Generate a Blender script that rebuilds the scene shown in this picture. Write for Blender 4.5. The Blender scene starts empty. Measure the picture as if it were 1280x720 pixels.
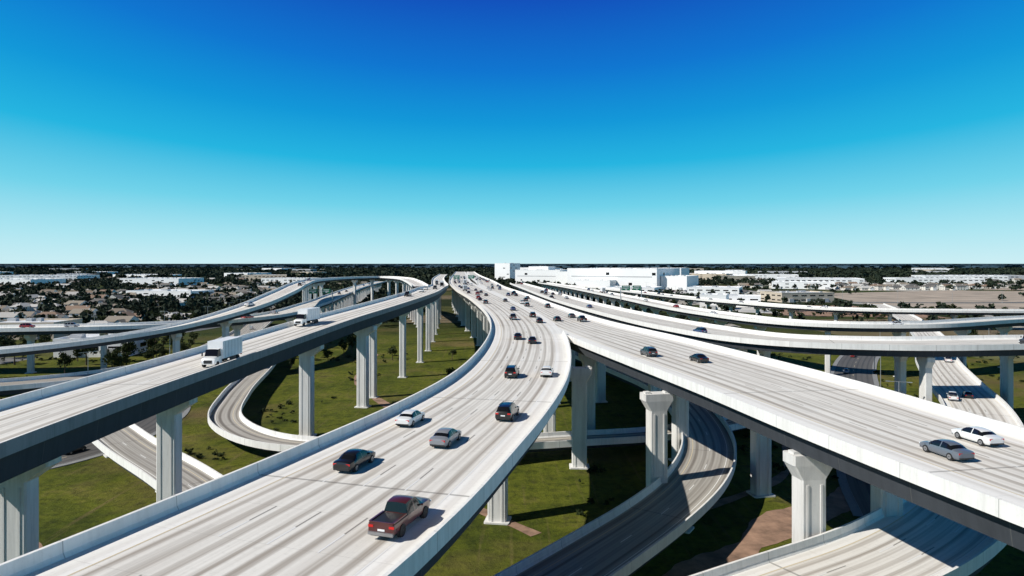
import bpy, math, random
import numpy as np
from mathutils import Vector
random.seed(7); rng=np.random.default_rng(11)
sc=bpy.context.scene
CAMZ=40.0

# ---------------------------------------------------------------- materials
def newmat(name):
    m=bpy.data.materials.new(name); m.use_nodes=True
    nt=m.node_tree; b=nt.nodes.get('Principled BSDF')
    return m,nt,b
def N(nt,t,**k):
    n=nt.nodes.new(t)
    for a,v in k.items(): setattr(n,a,v)
    return n
def L(nt,a,b): nt.links.new(a,b)
def math_(nt,op,a,b=None,clamp=False):
    n=N(nt,'ShaderNodeMath',operation=op); n.use_clamp=clamp
    for i,x in enumerate((a,b)):
        if x is None: continue
        if isinstance(x,(int,float)): n.inputs[i].default_value=x
        else: L(nt,x,n.inputs[i])
    return n.outputs[0]
def ramp(nt,fac,stops,interp='LINEAR'):
    r=N(nt,'ShaderNodeValToRGB'); r.color_ramp.interpolation=interp
    e=r.color_ramp.elements
    while len(e)<len(stops): e.new(0.5)
    for i,(p,c) in enumerate(stops):
        e[i].position=p; e[i].color=(c[0],c[1],c[2],1)
    L(nt,fac,r.inputs[0]); return r.outputs[0]
def mix(nt,f,a,b,mode='MIX'):
    n=N(nt,'ShaderNodeMix',data_type='RGBA',blend_type=mode)
    for s,x in ((n.inputs[0],f),(n.inputs[6],a),(n.inputs[7],b)):
        if isinstance(x,(int,float)): s.default_value=x
        elif isinstance(x,tuple): s.default_value=(x[0],x[1],x[2],1)
        else: L(nt,x,s)
    return n.outputs[2]
def noise(nt,vec,scale,detail=4,rough=.6):
    n=N(nt,'ShaderNodeTexNoise'); n.inputs['Scale'].default_value=scale
    n.inputs['Detail'].default_value=detail; n.inputs['Roughness'].default_value=rough
    L(nt,vec,n.inputs['Vector']); return n.outputs['Fac']
def pos(nt): return N(nt,'ShaderNodeNewGeometry').outputs['Position']
def simple(name,col,rough=.7,metal=0,var=.0,scale=1.0):
    m,nt,b=newmat(name)
    b.inputs['Roughness'].default_value=rough; b.inputs['Metallic'].default_value=metal
    if var>0:
        f=noise(nt,pos(nt),scale)
        c=ramp(nt,f,[(.3,tuple(x*(1-var) for x in col)),(.7,tuple(min(1,x*(1+var)) for x in col))])
        L(nt,c,b.inputs['Base Color'])
    else:
        f=noise(nt,pos(nt),3)
        c=ramp(nt,f,[(.2,tuple(x*.93 for x in col)),(.8,col)]); L(nt,c,b.inputs['Base Color'])
    return m

def road_mat(name,base,dark,streak=1.0,patch=.2):
    m,nt,b=newmat(name); b.inputs['Roughness'].default_value=.8
    uv=N(nt,'ShaderNodeUVMap').outputs[0]
    s=N(nt,'ShaderNodeSeparateXYZ'); L(nt,uv,s.inputs[0])
    U,V=s.outputs[0],s.outputs[1]
    mp=N(nt,'ShaderNodeMapping'); mp.inputs['Scale'].default_value=(1.3,.014,1); L(nt,uv,mp.inputs[0])
    n1=noise(nt,mp.outputs[0],1.0,5,.62)
    mp2=N(nt,'ShaderNodeMapping'); mp2.inputs['Scale'].default_value=(.25,.04,1); L(nt,uv,mp2.inputs[0])
    n2=noise(nt,mp2.outputs[0],1.0,4)
    n3=noise(nt,uv,2.2,7,.78)
    cs=math_(nt,'COSINE',math_(nt,'MULTIPLY',U,2*math.pi/1.8))
    trk=math_(nt,'SUBTRACT',.25,cs,True)
    wear=math_(nt,'MULTIPLY',trk,math_(nt,'MULTIPLY',math_(nt,'SUBTRACT',n1,.30,True),3.2,True),True)
    c2=math_(nt,'COSINE',math_(nt,'MULTIPLY',U,2*math.pi/3.6))
    oil=math_(nt,'MULTIPLY',math_(nt,'POWER',math_(nt,'ABSOLUTE',c2),6.0),math_(nt,'MULTIPLY',math_(nt,'SUBTRACT',n1,.38,True),2.2,True),True)
    br=math_(nt,'MULTIPLY',math_(nt,'SUBTRACT',n1,.53,True),3.4,True)
    w=math_(nt,'MULTIPLY',math_(nt,'MAXIMUM',math_(nt,'MAXIMUM',wear,math_(nt,'MULTIPLY',oil,.6)),br),streak,True)
    c=mix(nt,w,tuple(base),tuple(dark))
    c=mix(nt,math_(nt,'MULTIPLY',math_(nt,'SUBTRACT',n2,.47,True),2.2,True),c,mix(nt,.4,c,(dark[0],dark[1]*.95,dark[2]*.88)))
    c=mix(nt,math_(nt,'MULTIPLY',math_(nt,'SUBTRACT',n3,.52,True),1.6,True),c,tuple(x*.5 for x in base))
    fr=math_(nt,'FRACT',math_(nt,'MULTIPLY',V,1/36.0))
    j=math_(nt,'LESS_THAN',fr,.008)
    c=mix(nt,math_(nt,'MULTIPLY',j,.55),c,(.12,.11,.10))
    fr2=math_(nt,'FRACT',math_(nt,'MULTIPLY',V,1/6.0))
    j2=math_(nt,'LESS_THAN',fr2,.010)
    c=mix(nt,math_(nt,'MULTIPLY',j2,.20),c,(.15,.14,.13))
    vr=N(nt,'ShaderNodeTexVoronoi'); vr.inputs['Scale'].default_value=1.0
    mp3=N(nt,'ShaderNodeMapping'); mp3.inputs['Scale'].default_value=(.277,.05,1); L(nt,uv,mp3.inputs[0]); L(nt,mp3.outputs[0],vr.inputs['Vector'])
    vr.distance='CHEBYCHEV'
    sp=N(nt,'ShaderNodeSeparateColor'); L(nt,vr.outputs['Color'],sp.inputs[0])
    pm=math_(nt,'MULTIPLY',math_(nt,'GREATER_THAN',sp.outputs[0],.88),patch)
    c=mix(nt,pm,c,tuple(x*.62 for x in base))
    L(nt,c,b.inputs['Base Color'])
    bp=N(nt,'ShaderNodeBump'); bp.inputs['Strength'].default_value=.15; L(nt,n3,bp.inputs['Height']); L(nt,bp.outputs[0],b.inputs['Normal'])
    return m
def conc_mat(name,base,dirt,dirtamt=.6):
    m,nt,b=newmat(name); b.inputs['Roughness'].default_value=.85
    p=pos(nt)
    mp=N(nt,'ShaderNodeMapping'); mp.inputs['Scale'].default_value=(1,1,.10); L(nt,p,mp.inputs[0])
    n1=noise(nt,mp.outputs[0],1.1,6,.7); n2=noise(nt,p,.18,4); n3=noise(nt,p,2.5,5,.7)
    c=mix(nt,math_(nt,'MULTIPLY',math_(nt,'SUBTRACT',n1,.44,True),3.0*dirtamt,True),tuple(base),tuple(dirt))
    c=mix(nt,math_(nt,'MULTIPLY',math_(nt,'SUBTRACT',n2,.45,True),1.5,True),c,tuple(x*.8 for x in base))
    c=mix(nt,math_(nt,'MULTIPLY',math_(nt,'SUBTRACT',n3,.55,True),1.5,True),c,tuple(x*.6 for x in base))
    uv=N(nt,'ShaderNodeUVMap').outputs[0]
    s=N(nt,'ShaderNodeSeparateXYZ'); L(nt,uv,s.inputs[0])
    j=math_(nt,'LESS_THAN',math_(nt,'FRACT',math_(nt,'MULTIPLY',s.outputs[1],1/9.0)),.008)
    c=mix(nt,math_(nt,'MULTIPLY',j,.5),c,(.12,.12,.11))
    L(nt,c,b.inputs['Base Color']); return m

M={}
M['road']=road_mat('concrete_pavement',(.78,.75,.69),(.27,.225,.18),.85)
M['shoulder']=road_mat('concrete_shoulder',(.83,.815,.775),(.55,.51,.46),.45,.1)
M['ramp']=road_mat('old_concrete_pavement',(.44,.415,.37),(.14,.12,.10),.95)
M['asphalt']=road_mat('asphalt',(.11,.105,.10),(.05,.05,.05))
M['conc']=conc_mat('barrier_concrete',(.83,.815,.78),(.46,.44,.40),.45)
M['fascia']=conc_mat('fascia_shade_and_kerb_concrete',(.26,.265,.265),(.13,.13,.13),.7)  # dark tone paints shade onto one outer barrier face; kerbs reuse it
M['pier']=conc_mat('pier_concrete',(.72,.71,.68),(.34,.33,.31),.6)
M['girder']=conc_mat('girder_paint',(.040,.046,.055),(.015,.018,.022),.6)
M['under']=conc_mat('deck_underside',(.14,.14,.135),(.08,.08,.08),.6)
M['paint']=simple('white_road_paint',(.80,.79,.76),.6)
M['blackpaint']=simple('black_contrast_paint',(.30,.28,.25),.7)
M['yellow']=simple('faded_yellow_road_paint',(.66,.56,.38),.6)

def carpaint():
    m,nt,b=newmat('car_paint')
    o=N(nt,'ShaderNodeObjectInfo'); f=noise(nt,pos(nt),.9,3)
    c=mix(nt,math_(nt,'MULTIPLY',f,.02),o.outputs['Color'],(.25,.24,.22))
    L(nt,c,b.inputs['Base Color']); b.inputs['Roughness'].default_value=.32; b.inputs['Metallic'].default_value=0
    b.inputs['Coat Weight'].default_value=.5; b.inputs['Coat Roughness'].default_value=.05
    return m
M['car']=carpaint()
M['glass']=simple('window_glass',(.008,.009,.011),.12)
M['tyre']=simple('tyre_rubber',(.018,.018,.018),.85)
M['rim']=simple('wheel_rim',(.35,.35,.36),.35,.7)
M['tail']=simple('tail_light',(.6,.012,.01),.25)
M['head']=simple('head_light',(.85,.87,.9),.15)
M['trim']=simple('black_trim',(.02,.02,.022),.5)
M['white']=simple('white_panel',(.80,.80,.80),.45,0,.05,.6)
M['metal']=simple('galvanised_steel',(.5,.52,.53),.4,.6)
M['sign']=simple('green_sign_face',(.0,.16,.08),.5)

# ---------------------------------------------------------------- mesh builder
class MB:
    def __init__(s): s.v=[];s.f=[];s.m=[];s.uv=None
    def quadbox(s,c,d,mat=0,rot=0,taper=1.0):
        x,y,z=c; a,b,h=d[0]/2,d[1]/2,d[2]/2; n=len(s.v); cr,sr=math.cos(rot),math.sin(rot)
        for k,t in((-1,1.0),(1,taper)):
            for i,j in((-1,-1),(1,-1),(1,1),(-1,1)):
                px,py=i*a*t,j*b*t
                s.v.append((x+px*cr-py*sr,y+px*sr+py*cr,z+k*h))
        for q in((0,3,2,1),(4,5,6,7),(0,1,5,4),(1,2,6,5),(2,3,7,6),(3,0,4,7)):
            s.f.append(tuple(n+i for i in q)); s.m.append(mat)
    def cyl(s,c,r,l,axis='x',mat=0,seg=16,r2=None):
        n=len(s.v); r2=r if r2 is None else r2
        for k,rr in((-.5,r),(.5,r2)):
            for i in range(seg):
                a=2*math.pi*i/seg; p,q=rr*math.cos(a),rr*math.sin(a)
                if axis=='x': s.v.append((c[0]+k*l,c[1]+p,c[2]+q))
                elif axis=='y': s.v.append((c[0]+p,c[1]+k*l,c[2]+q))
                else: s.v.append((c[0]+p,c[1]+q,c[2]+k*l))
        for i in range(seg):
            j=(i+1)%seg; s.f.append((n+i,n+j,n+seg+j,n+seg+i)); s.m.append(mat)
        s.f.append(tuple(n+i for i in range(seg))[::-1]); s.m.append(mat)
        s.f.append(tuple(n+seg+i for i in range(seg))); s.m.append(mat)
    def poly(s,pts,mat=0):
        n=len(s.v); s.v+=list(pts); s.f.append(tuple(range(n,n+len(pts)))); s.m.append(mat)
    def mesh(s,name,mats,sharp=None):
        me=bpy.data.meshes.new(name); me.from_pydata(s.v,[],s.f)
        for m in mats: me.materials.append(m)
        me.polygons.foreach_set('material_index',s.m)
        if s.uv is not None:
            ul=me.uv_layers.new(name='UVMap')
            li=np.zeros(len(me.loops),dtype=np.int32); me.loops.foreach_get('vertex_index',li)
            ul.data.foreach_set('uv',np.asarray(s.uv,dtype=np.float32)[li].ravel())
        me.update()
        if sharp:
            me.polygons.foreach_set('use_smooth',[True]*len(me.polygons))
            try: me.set_sharp_from_angle(angle=math.radians(sharp))
            except Exception: pass
        return me
def add(name,me,parent=None,loc=(0,0,0),rot=0,color=None):
    o=bpy.data.objects.new(name,me); sc.collection.objects.link(o)
    o.location=loc; o.rotation_euler=(0,0,rot)
    if parent: o.parent=parent
    if color: o.color=(*color,1)
    return o

# ---------------------------------------------------------------- roads
def resample(pts,step=3.0):
    P=np.array(pts,float); n=len(P); out=[]
    Q=np.vstack([2*P[0]-P[1],P,2*P[-1]-P[-2]])
    for i in range(n-1):
        p0,p1,p2,p3=Q[i],Q[i+1],Q[i+2],Q[i+3]
        def tj(t,a,b): return t+max(np.linalg.norm(b[:2]-a[:2]),1e-3)**.5
        t0=0;t1=tj(t0,p0,p1);t2=tj(t1,p1,p2);t3=tj(t2,p2,p3)
        for t in np.linspace(t1,t2,40,endpoint=False):
            A1=(t1-t)/(t1-t0)*p0+(t-t0)/(t1-t0)*p1;A2=(t2-t)/(t2-t1)*p1+(t-t1)/(t2-t1)*p2;A3=(t3-t)/(t3-t2)*p2+(t-t2)/(t3-t2)*p3
            B1=(t2-t)/(t2-t0)*A1+(t-t0)/(t2-t0)*A2;B2=(t3-t)/(t3-t1)*A2+(t-t1)/(t3-t1)*A3
            out.append((t2-t)/(t2-t1)*B1+(t-t1)/(t2-t1)*B2)
    out.append(P[-1]); out=np.array(out)
    s=np.r_[0,np.cumsum(np.linalg.norm(np.diff(out[:,:2],axis=0),axis=1))]
    S=np.arange(0,s[-1],step)
    R=np.stack([np.interp(S,s,out[:,k]) for k in range(out.shape[1])],1)
    for _ in range(2):
        R[1:-1]=(R[:-2]+2*R[1:-1]+R[2:])/4
    return R,S
class Road: pass
roads={}
def defroad(key,name,pts,**k):
    r=Road(); r.key=key; r.name=name; R,S=resample(pts)
    r.P=R[:,:3]; r.w=R[:,3]; r.S=S
    T=np.gradient(r.P[:,:2],axis=0); T/=np.linalg.norm(T,axis=1)[:,None]
    r.T=T; r.Nl=np.stack([-T[:,1],T[:,0]],1)
    r.o=dict(lanes=4,bl=None,br=None,mat='road',flat=False,girders=3,pstep=36,pmin=0,shl=2.4,shr=2.4,gd=1.7,dark=0); r.o.update(k)
    roads[key]=r; return r

defroad('A','highway_overpass',[(-38,-12,22,20),(-27.5,14,22,20.5),(-18.5,36,22,21.3),(-13.6,50,22,21),(-9.2,65,22,19.8),(-5.2,80,22,18.8),(-0.6,103,22,18),(2.7,138,22,18.2),(3.7,184,22,19),(0.5,240,22,19.5),(-11,340,22,20),(-26,450,22,22),(-48,640,22,22),(-73,960,22,22),(-120,1600,20,22)],
        lanes=4,br=lambda P:P[:,1]<172,girders=4,pmin=150)
defroad('B','highway_overpass',[(60,-10,21.98,20),(50.5,28,21.98,20.3),(44.3,56,21.98,21),(41,76,21.98,22.5),(38,98,21.98,24),(33,125,21.98,25),(27,155,21.98,25),(18,200,21.98,22),(9,280,21.98,19),(0.3,374,21.98,18),(-14,500,21.98,18),(-27,667,21.98,18),(-53,960,21.98,18),(-98,1600,19.98,18)],
        lanes=4,bl=lambda P:P[:,1]<166,girders=4,pmin=150,shl=4.6,shr=2.2,gd=2.0)
defroad('L','highway_overpass',[(-49,-15,23,13.5),(-50,30,23.3,13.5),(-51.3,75,23.5,13.5),(-51.3,105,23.5,13.5),(-50,140,23.9,13.5),(-46,175,25.2,13.3),(-41,207,26.4,13),(-37,273,27.4,13),(-40,340,27.2,13),(-47,430,25,13),(-57,540,22.6,13),(-69,640,22,13),(-86,800,22,13),(-110,1100,22,13)],
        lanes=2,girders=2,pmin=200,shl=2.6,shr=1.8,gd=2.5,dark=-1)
defroad('D','curved_ramp',[(-48,12,5,10),(-29,34,5,10),(-14,50,5,10),(-3,65,5,10),(9,80,5,10),(21.5,96.5,5,9.8),(30.2,111,5,9.8),(37.5,130,5,10),(42,156,5,10.5),(43,187,5,11),(38,225,4,11),(28,275,3,11),(12,340,1,11)],lanes=2,girders=2,mat='ramp',shl=1.6,shr=1.2,gd=1.2)
defroad('E','curved_ramp',[(-150,215,3,9),(-118,180,4,9),(-92,152,4.5,9),(-72,130,4.5,9),(-54,112,4.5,9),(-40.5,96,4.5,9),(-32,78,4.5,9),(-30,58,4.7,9)],lanes=2,girders=2,mat='ramp',shl=1.6,shr=1.2,gd=1.2)
defroad('E2','curved_ramp',[(-110,330,3,7.5),(-88,240,3,7.5),(-77,190,3,7.5),(-66,158,3,7.5),(-48,140,3,7.5),(-26,137,3,7.5),(-4,139,3,7.5),(14,143,3,7.5),(34,151,2.2,7.5),(62,170,1.8,7.5),(100,210,2,7.5)],lanes=1,girders=1,mat='ramp',shl=1.4,shr=1.2,gd=1.0)
defroad('F','highway_ramp',[(-34,28,10,12),(-11,42,10,12),(9,52,10,12),(25,61.5,10,12),(40,70.5,10,12),(53,81.5,10,12),(67,99,9.5,12),(86,124,9,12),(103,152,8,12.5),(120,185,7,13),(148,238,6,13),(185,300,5,13),(260,450,4,13),(330,620,3,13)],lanes=3,girders=3,shl=1.4,shr=1.2)
defroad('G1','highway_overpass',[(330,200,19,19),(190,177,20,19),(129,171,20,19),(92,168,20,19),(68,177,20,19),(55,207,20,18),(42,271,20,16),(29,371,20,15),(14,517,21,14),(4,600,21.9,12)],lanes=4,girders=4,pstep=28,shl=2,shr=2,gd=1.4)
defroad('G2','highway_overpass',[(420,330,15,12),(280,300,17,12),(190,262,18,12),(140,240,18,12),(106,247,18,12),(86,300,18,12),(72,436,18,12),(56,650,17,12),(40,900,14,12)],lanes=2,girders=2,pstep=26,gd=1.2)
defroad('G3','highway_overpass',[(700,500,9,15),(430,440,10,15),(290,410,11,15),(205,430,11,15),(160,520,11,15),(130,700,10,15),(95,1050,6,15)],lanes=3,girders=3,pstep=30,gd=1.2)
defroad('M1','highway_overpass',[(-520,260,12,15),(-300,250,14,15),(-190,247,16,15),(-138,262,16,15),(-112,300,16,14),(-116,400,16,14),(-128,490,16,14),(-158,700,15,14),(-200,1050,12,14)],lanes=3,girders=3,pstep=24,gd=1.1)
defroad('M2','flyover_ramp',[(-420,190,10,10),(-250,192,11,10),(-170,202,12.5,10),(-135,214,15,10),(-112,230,18.5,10),(-99,252,23,10),(-98,290,27,10),(-116,370,28,10),(-136,470,28,10),(-132,545,28,10),(-111,578,28,10),(-88,545,27.7,10),(-70,480,27,10),(-55,410,26,10)],lanes=2,girders=2,pstep=19,gd=1.0)
defroad('M3','frontage_bridge',[(-500,150,7,15),(-280,160,7,15),(-190,172,7,15),(-140,190,6,15),(-122,240,4,15),(-135,330,2.5,15),(-165,450,2,15)],lanes=4,girders=3,pstep=22,mat='ramp',gd=1.1)
defroad('s1','street',[(-600,310,.05,11),(-330,300,.05,11),(-230,330,.05,11),(-190,420,.05,11),(-220,600,.05,11),(-300,900,.05,11)],flat=True,lanes=2,mat='asphalt')
defroad('s2','street',[(-420,90,.06,9),(-200,112,.06,9),(-120,118,.06,9),(-92,140,.06,9),(-96,190,.06,9),(-150,232,.06,9)],flat=True,lanes=2,mat='asphalt')
defroad('s3','street',[(900,360,.05,12),(500,340,.05,12),(260,350,.05,12),(180,330,.05,12),(70,130,.05,12),(60,104,.05,11)],flat=True,lanes=2,mat='asphalt')
defroad('s4','street',[(1200,760,.05,12),(700,720,.05,12),(400,690,.05,12),(230,760,.05,12),(200,1000,.05,12)],flat=True,lanes=2,mat='asphalt')
defroad('s5','street',[(-1100,560,.07,11),(-700,540,.07,11),(-400,520,.07,11),(-210,505,.07,11)],flat=True,lanes=2,mat='ramp')
defroad('s6','street',[(-1300,900,.07,11),(-700,860,.07,11),(-300,840,.07,11),(-215,900,.07,11)],flat=True,lanes=2,mat='ramp')
defroad('s7','street',[(360,1200,.08,11),(330,800,.08,11),(360,560,.08,11),(350,450,.08,11),(300,350,.08,11)],flat=True,lanes=2,mat='ramp')

def chain(r,lat,dz,a,b):
    x=r.P[a:b,0]+r.Nl[a:b,0]*lat[a:b]; y=r.P[a:b,1]+r.Nl[a:b,1]*lat[a:b]; z=r.P[a:b,2]+dz
    return np.stack([x,y,z],1)
def ribbon(mb,r,prof,a=0,b=None,mats=None,cap=False,us=None):
    b=len(r.P) if b is None else b
    if b-a<2: return
    if mb.uv is None: mb.uv=[]
    chains=[chain(r,l,d,a,b) for l,d in prof]
    for k in range(len(prof)-1):
        n=len(mb.v); c0,c1=chains[k],chains[k+1]; m=b-a
        mb.v+=[tuple(p) for p in c0]+[tuple(p) for p in c1]
        u0=prof[k][0][a:b]; u1=prof[k+1][0][a:b]
        if us is not None: u0=np.full(m,us[k]); u1=np.full(m,us[k+1])
        mb.uv+=list(zip(u0,r.S[a:b]))+list(zip(u1,r.S[a:b]))
        mt=mats[k] if mats else 0
        for i in range(m-1):
            mb.f.append((n+i,n+i+1,n+m+i+1,n+m+i)); mb.m.append(mt)
    if cap:
        for e in (0,-1):
            n=len(mb.v); mb.v+=[tuple(c[e]) for c in chains]; mb.uv+=[(0,.5)]*len(chains)
            mb.f.append(tuple(range(n,n+len(chains)))); mb.m.append(mats[0] if mats else 0)
def runs(mask):
    out=[];st=None
    for i,m in enumerate(mask):
        if m and st is None: st=i
        if not m and st is not None: out.append((st,i)); st=None
    if st is not None: out.append((st,len(mask)))
    return out

def hits(x,y,z,self_key,extra=1.9):
    for r in roads.values():
        if r.key==self_key: continue
        d=np.hypot(r.P[:,0]-x,r.P[:,1]-y); i=int(d.argmin())
        if d[i]<r.w[i]/2+extra and r.P[i,2]<z-1.5: return True
    return False

def pier_mesh(mb,x,y,ztop,ang,cw=2.9,cd=2.2,cap=4.9,caph=1.7):
    ca,sa=math.cos(ang),math.sin(ang)
    def W(px,py,pz): return (x+px*ca-py*sa,y+px*sa+py*ca,pz)
    if mb.uv is None: mb.uv=[]
    def ring(hx,hy,z,ch=.18):
        return [W(hx-ch,-hy,z),W(hx,-hy+ch,z),W(hx,hy-ch,z),W(hx-ch,hy,z),W(-hx+ch,hy,z),W(-hx,hy-ch,z),W(-hx,-hy+ch,z),W(-hx+ch,-hy,z)]
    lv=[(cw/2+.5,cd/2+.5,-1.0),(cw/2+.5,cd/2+.5,.25),(cw/2,cd/2,.26),(cw/2,cd/2,ztop-caph-1.0),(cap/2-.1,cd/2+.12,ztop-1.15),(cap/2,cd/2+.12,ztop-1.1),(cap/2,cd/2+.12,ztop)]
    n=len(mb.v)
    for hx,hy,z in lv: mb.v+=ring(hx,hy,z); mb.uv+=[(0,.5)]*8
    for k in range(len(lv)-1):
        for i in range(8):
            j=(i+1)%8; mb.f.append((n+k*8+i,n+k*8+j,n+k*8+8+j,n+k*8+8+i)); mb.m.append(0)
    mb.f.append(tuple(n+(len(lv)-1)*8+i for i in range(8))); mb.m.append(0)
    nn=len(mb.v)
    hh=ztop-caph-1.2
    for sx in (-.5,.5):
        for sy in(-1,1):
            mb.quadbox(W(sx*cw*.55,sy*(cd/2+.04),hh/2),(.24,.10,hh-.6),0,ang)
    for sx in (-.45,.45):
        mb.quadbox(W(sx*cap*.75,0,ztop+.12),(.9,1.1,.3),0,ang)
    mb.uv+=[(0,.5)]*(len(mb.v)-nn)

for r in roads.values():
    o=r.o; w=r.w; h=w/2; n=len(r.P); z0=np.zeros(n)
    deck=MB()
    mats=[M[o['mat']],M['shoulder'] if o['mat']=='road' else M[o['mat']]]
    lu=o['lanes']*1.8
    if o['flat']:
        ribbon(deck,r,[(h,0),(-h,0)])
        par=add(r.name,deck.mesh('street_surface',mats))
        kb=MB()
        for sgn in(1,-1):
            ribbon(kb,r,[(sgn*h,-.05),(sgn*h,.13),(sgn*(h+.2),.13),(sgn*(h+.2),.10),(sgn*(h+1.5),.10),(sgn*(h+1.5),-.05)])
        add('kerb_and_pavement',kb.mesh('kerb',[M['fascia']]),par)
    else:
        ribbon(deck,r,[(h-.5,0),(h-.5-o['shl'],0),(-h+.5+o['shr'],0),(-h+.5,0)],mats=[1,0,1],us=[lu+o['shl'],lu,-lu,-lu-o['shr']])
        par=add(r.name,deck.mesh('deck_surface',mats))
        ml=np.ones(n,bool) if o['bl'] is None else o['bl'](r.P)
        mr=np.ones(n,bool) if o['br'] is None else o['br'](r.P)
        bm=MB()
        for sgn,mk in((1,ml),(-1,mr)):
            fm=1 if o['dark']==sgn else 0  # marked side gets shade put into its outer face colour
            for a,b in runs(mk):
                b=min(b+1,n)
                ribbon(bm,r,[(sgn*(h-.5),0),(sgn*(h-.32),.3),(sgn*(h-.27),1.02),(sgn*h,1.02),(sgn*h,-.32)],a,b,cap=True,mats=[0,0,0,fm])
            for a,b in runs(~mk):
                a=max(a-1,0)
                ribbon(bm,r,[(sgn*(h-.5),0),(sgn*h,0),(sgn*h,-.32)],a,b)
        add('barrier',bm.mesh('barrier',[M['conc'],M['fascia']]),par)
        gm=MB()
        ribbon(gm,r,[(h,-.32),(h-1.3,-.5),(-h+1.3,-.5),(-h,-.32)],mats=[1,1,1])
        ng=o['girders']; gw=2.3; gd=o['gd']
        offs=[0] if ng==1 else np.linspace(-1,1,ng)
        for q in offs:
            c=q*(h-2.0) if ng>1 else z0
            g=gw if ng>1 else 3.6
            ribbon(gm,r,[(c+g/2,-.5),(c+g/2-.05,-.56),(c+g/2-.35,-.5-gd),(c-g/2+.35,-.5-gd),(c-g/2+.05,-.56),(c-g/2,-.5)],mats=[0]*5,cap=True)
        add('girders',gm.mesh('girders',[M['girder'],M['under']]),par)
        pm=MB()
        ex={'A':[(-2.2,106,0),(13.2,134,0),(-5,134,0),(-13,73,0),(-24,24,0)],
            'B':[(32.6,75,0),(45,82,0),(23.2,109.5,0),(43,118,0),(34,138,0),(41,50,0),(50,52,0)],
            'L':[(-51.3,71,0),(-51.2,102,0),(-47.5,158,0),(-41.5,190,0),(-50,36,0)]}.get(r.key,[])
        for x,y,_ in ex:
            i=int(np.hypot(r.P[:,0]-x,r.P[:,1]-y).argmin()); t=r.T[i]
            pier_mesh(pm,x,y,r.P[i,2]-.5-gd-.28,math.atan2(t[1],t[0])-math.pi/2,cap=7.5 if r.key=='L' else 4.9)
        if r.P[:,2].max()>4.5:
            s=10.0
            while s<r.S[-1]-6:
                i=int(s/3.0)
                if r.P[i,1]<o['pmin'] or r.P[i,2]<4.5: s+=6; continue
                t=r.T[i]; ang=math.atan2(t[1],t[0])-math.pi/2
                lats=[0] if w[i]<16 else [-(w[i]/2-4.2),w[i]/2-4.2]
                P=[(r.P[i,0]+r.Nl[i,0]*l,r.P[i,1]+r.Nl[i,1]*l) for l in lats]
                if any(hits(px,py,r.P[i,2],r.key) for px,py in P): s+=4; continue
                for px,py in P:
                    low=r.P[i,2]<12
                    pier_mesh(pm,px,py,r.P[i,2]-.5-gd-.28,ang,2.1 if w[i]<16 else 2.7,1.7,min(5.2,w[i]*.5) if len(P)==1 else 4.6,(.3 if r.P[i,2]<8 else .8) if low else 1.5)
                s+=o['pstep']
        if pm.f: add('piers',pm.mesh('piers',[M['pier']]),par)
    mk=MB(); zz=.010
    if o['flat']:
        for a in range(0,n-1,4): ribbon(mk,r,[(z0+.08,zz),(z0-.08,zz)],a,a+2,mats=[1])
    else:
        e0=h-.5-o['shl']; e1=-h+.5+o['shr']
        ribbon(mk,r,[(e0+.07,zz),(e0-.07,zz)],mats=[1]); ribbon(mk,r,[(e1+.07,zz),(e1-.07,zz)],mats=[0])
        for q in range(1,o['lanes']):
            l=e0+(e1-e0)*q/o['lanes']
            for a in range(0,n-3,4):
                ribbon(mk,r,[(l+.07,zz),(l-.07,zz)],a,a+2,mats=[0])
                ribbon(mk,r,[(l+.06,zz),(l-.06,zz)],a+1,a+3,mats=[2])
    add('lane_markings',mk.mesh('lane_markings',[M['paint'],M['yellow'],M['blackpaint']]),par)

allP=np.vstack([r.P[:,:2] for r in roads.values()]); allW=np.concatenate([r.w/2 for r in roads.values()])
def clear(x,y,m):
    return (np.hypot(allP[:,0]-x,allP[:,1]-y)-allW).min()>m

# ---------------------------------------------------------------- ground
g=[0]
st=60
while g[-1]<45000:
    g.append(g[-1]+st)
    if g[-1]>1500: st*=1.35
g=np.array([-x for x in g[:0:-1]]+g,float)
X,Y=np.meshgrid(g,g); ng=len(g)
me=bpy.data.meshes.new('ground')
idx=np.arange(ng*ng).reshape(ng,ng)
F=np.stack([idx[:-1,:-1],idx[:-1,1:],idx[1:,1:],idx[1:,:-1]],-1).reshape(-1,4)
me.from_pydata(np.stack([X.ravel(),Y.ravel(),np.zeros(ng*ng)],1).tolist(),[],F.tolist())
m,nt,b=newmat('grass_ground'); b.inputs['Roughness'].default_value=.95; b.inputs['Specular IOR Level'].default_value=.1
p=pos(nt)
n1=noise(nt,p,.055,8,.72); n2=noise(nt,p,.5,7,.75); n5=noise(nt,p,.020,4,.6); n6=noise(nt,p,.11,5,.65)
gr=ramp(nt,n1,[(.34,(.036,.050,.008)),(.45,(.082,.100,.012)),(.56,(.125,.138,.016)),(.66,(.18,.155,.045)),(.78,(.25,.185,.11))])
gr=mix(nt,math_(nt,'MULTIPLY',math_(nt,'SUBTRACT',n2,.46,True),4.2,True),gr,(.030,.038,.008))
gr=mix(nt,math_(nt,'MULTIPLY',math_(nt,'SUBTRACT',n5,.53,True),7,True),gr,mix(nt,.55,gr,(.19,.125,.065)))
gr=mix(nt,math_(nt,'MULTIPLY',math_(nt,'SUBTRACT',n6,.58,True),7,True),gr,(.034,.044,.010))
mp=N(nt,'ShaderNodeMapping'); mp.inputs['Rotation'].default_value=(0,0,.9); mp.inputs['Scale'].default_value=(.9,.03,1); L(nt,p,mp.inputs[0])
n4=noise(nt,mp.outputs[0],1,4)
gr=mix(nt,math_(nt,'MULTIPLY',math_(nt,'SUBTRACT',n4,.56,True),2.5,True),gr,(.19,.14,.07))
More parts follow.
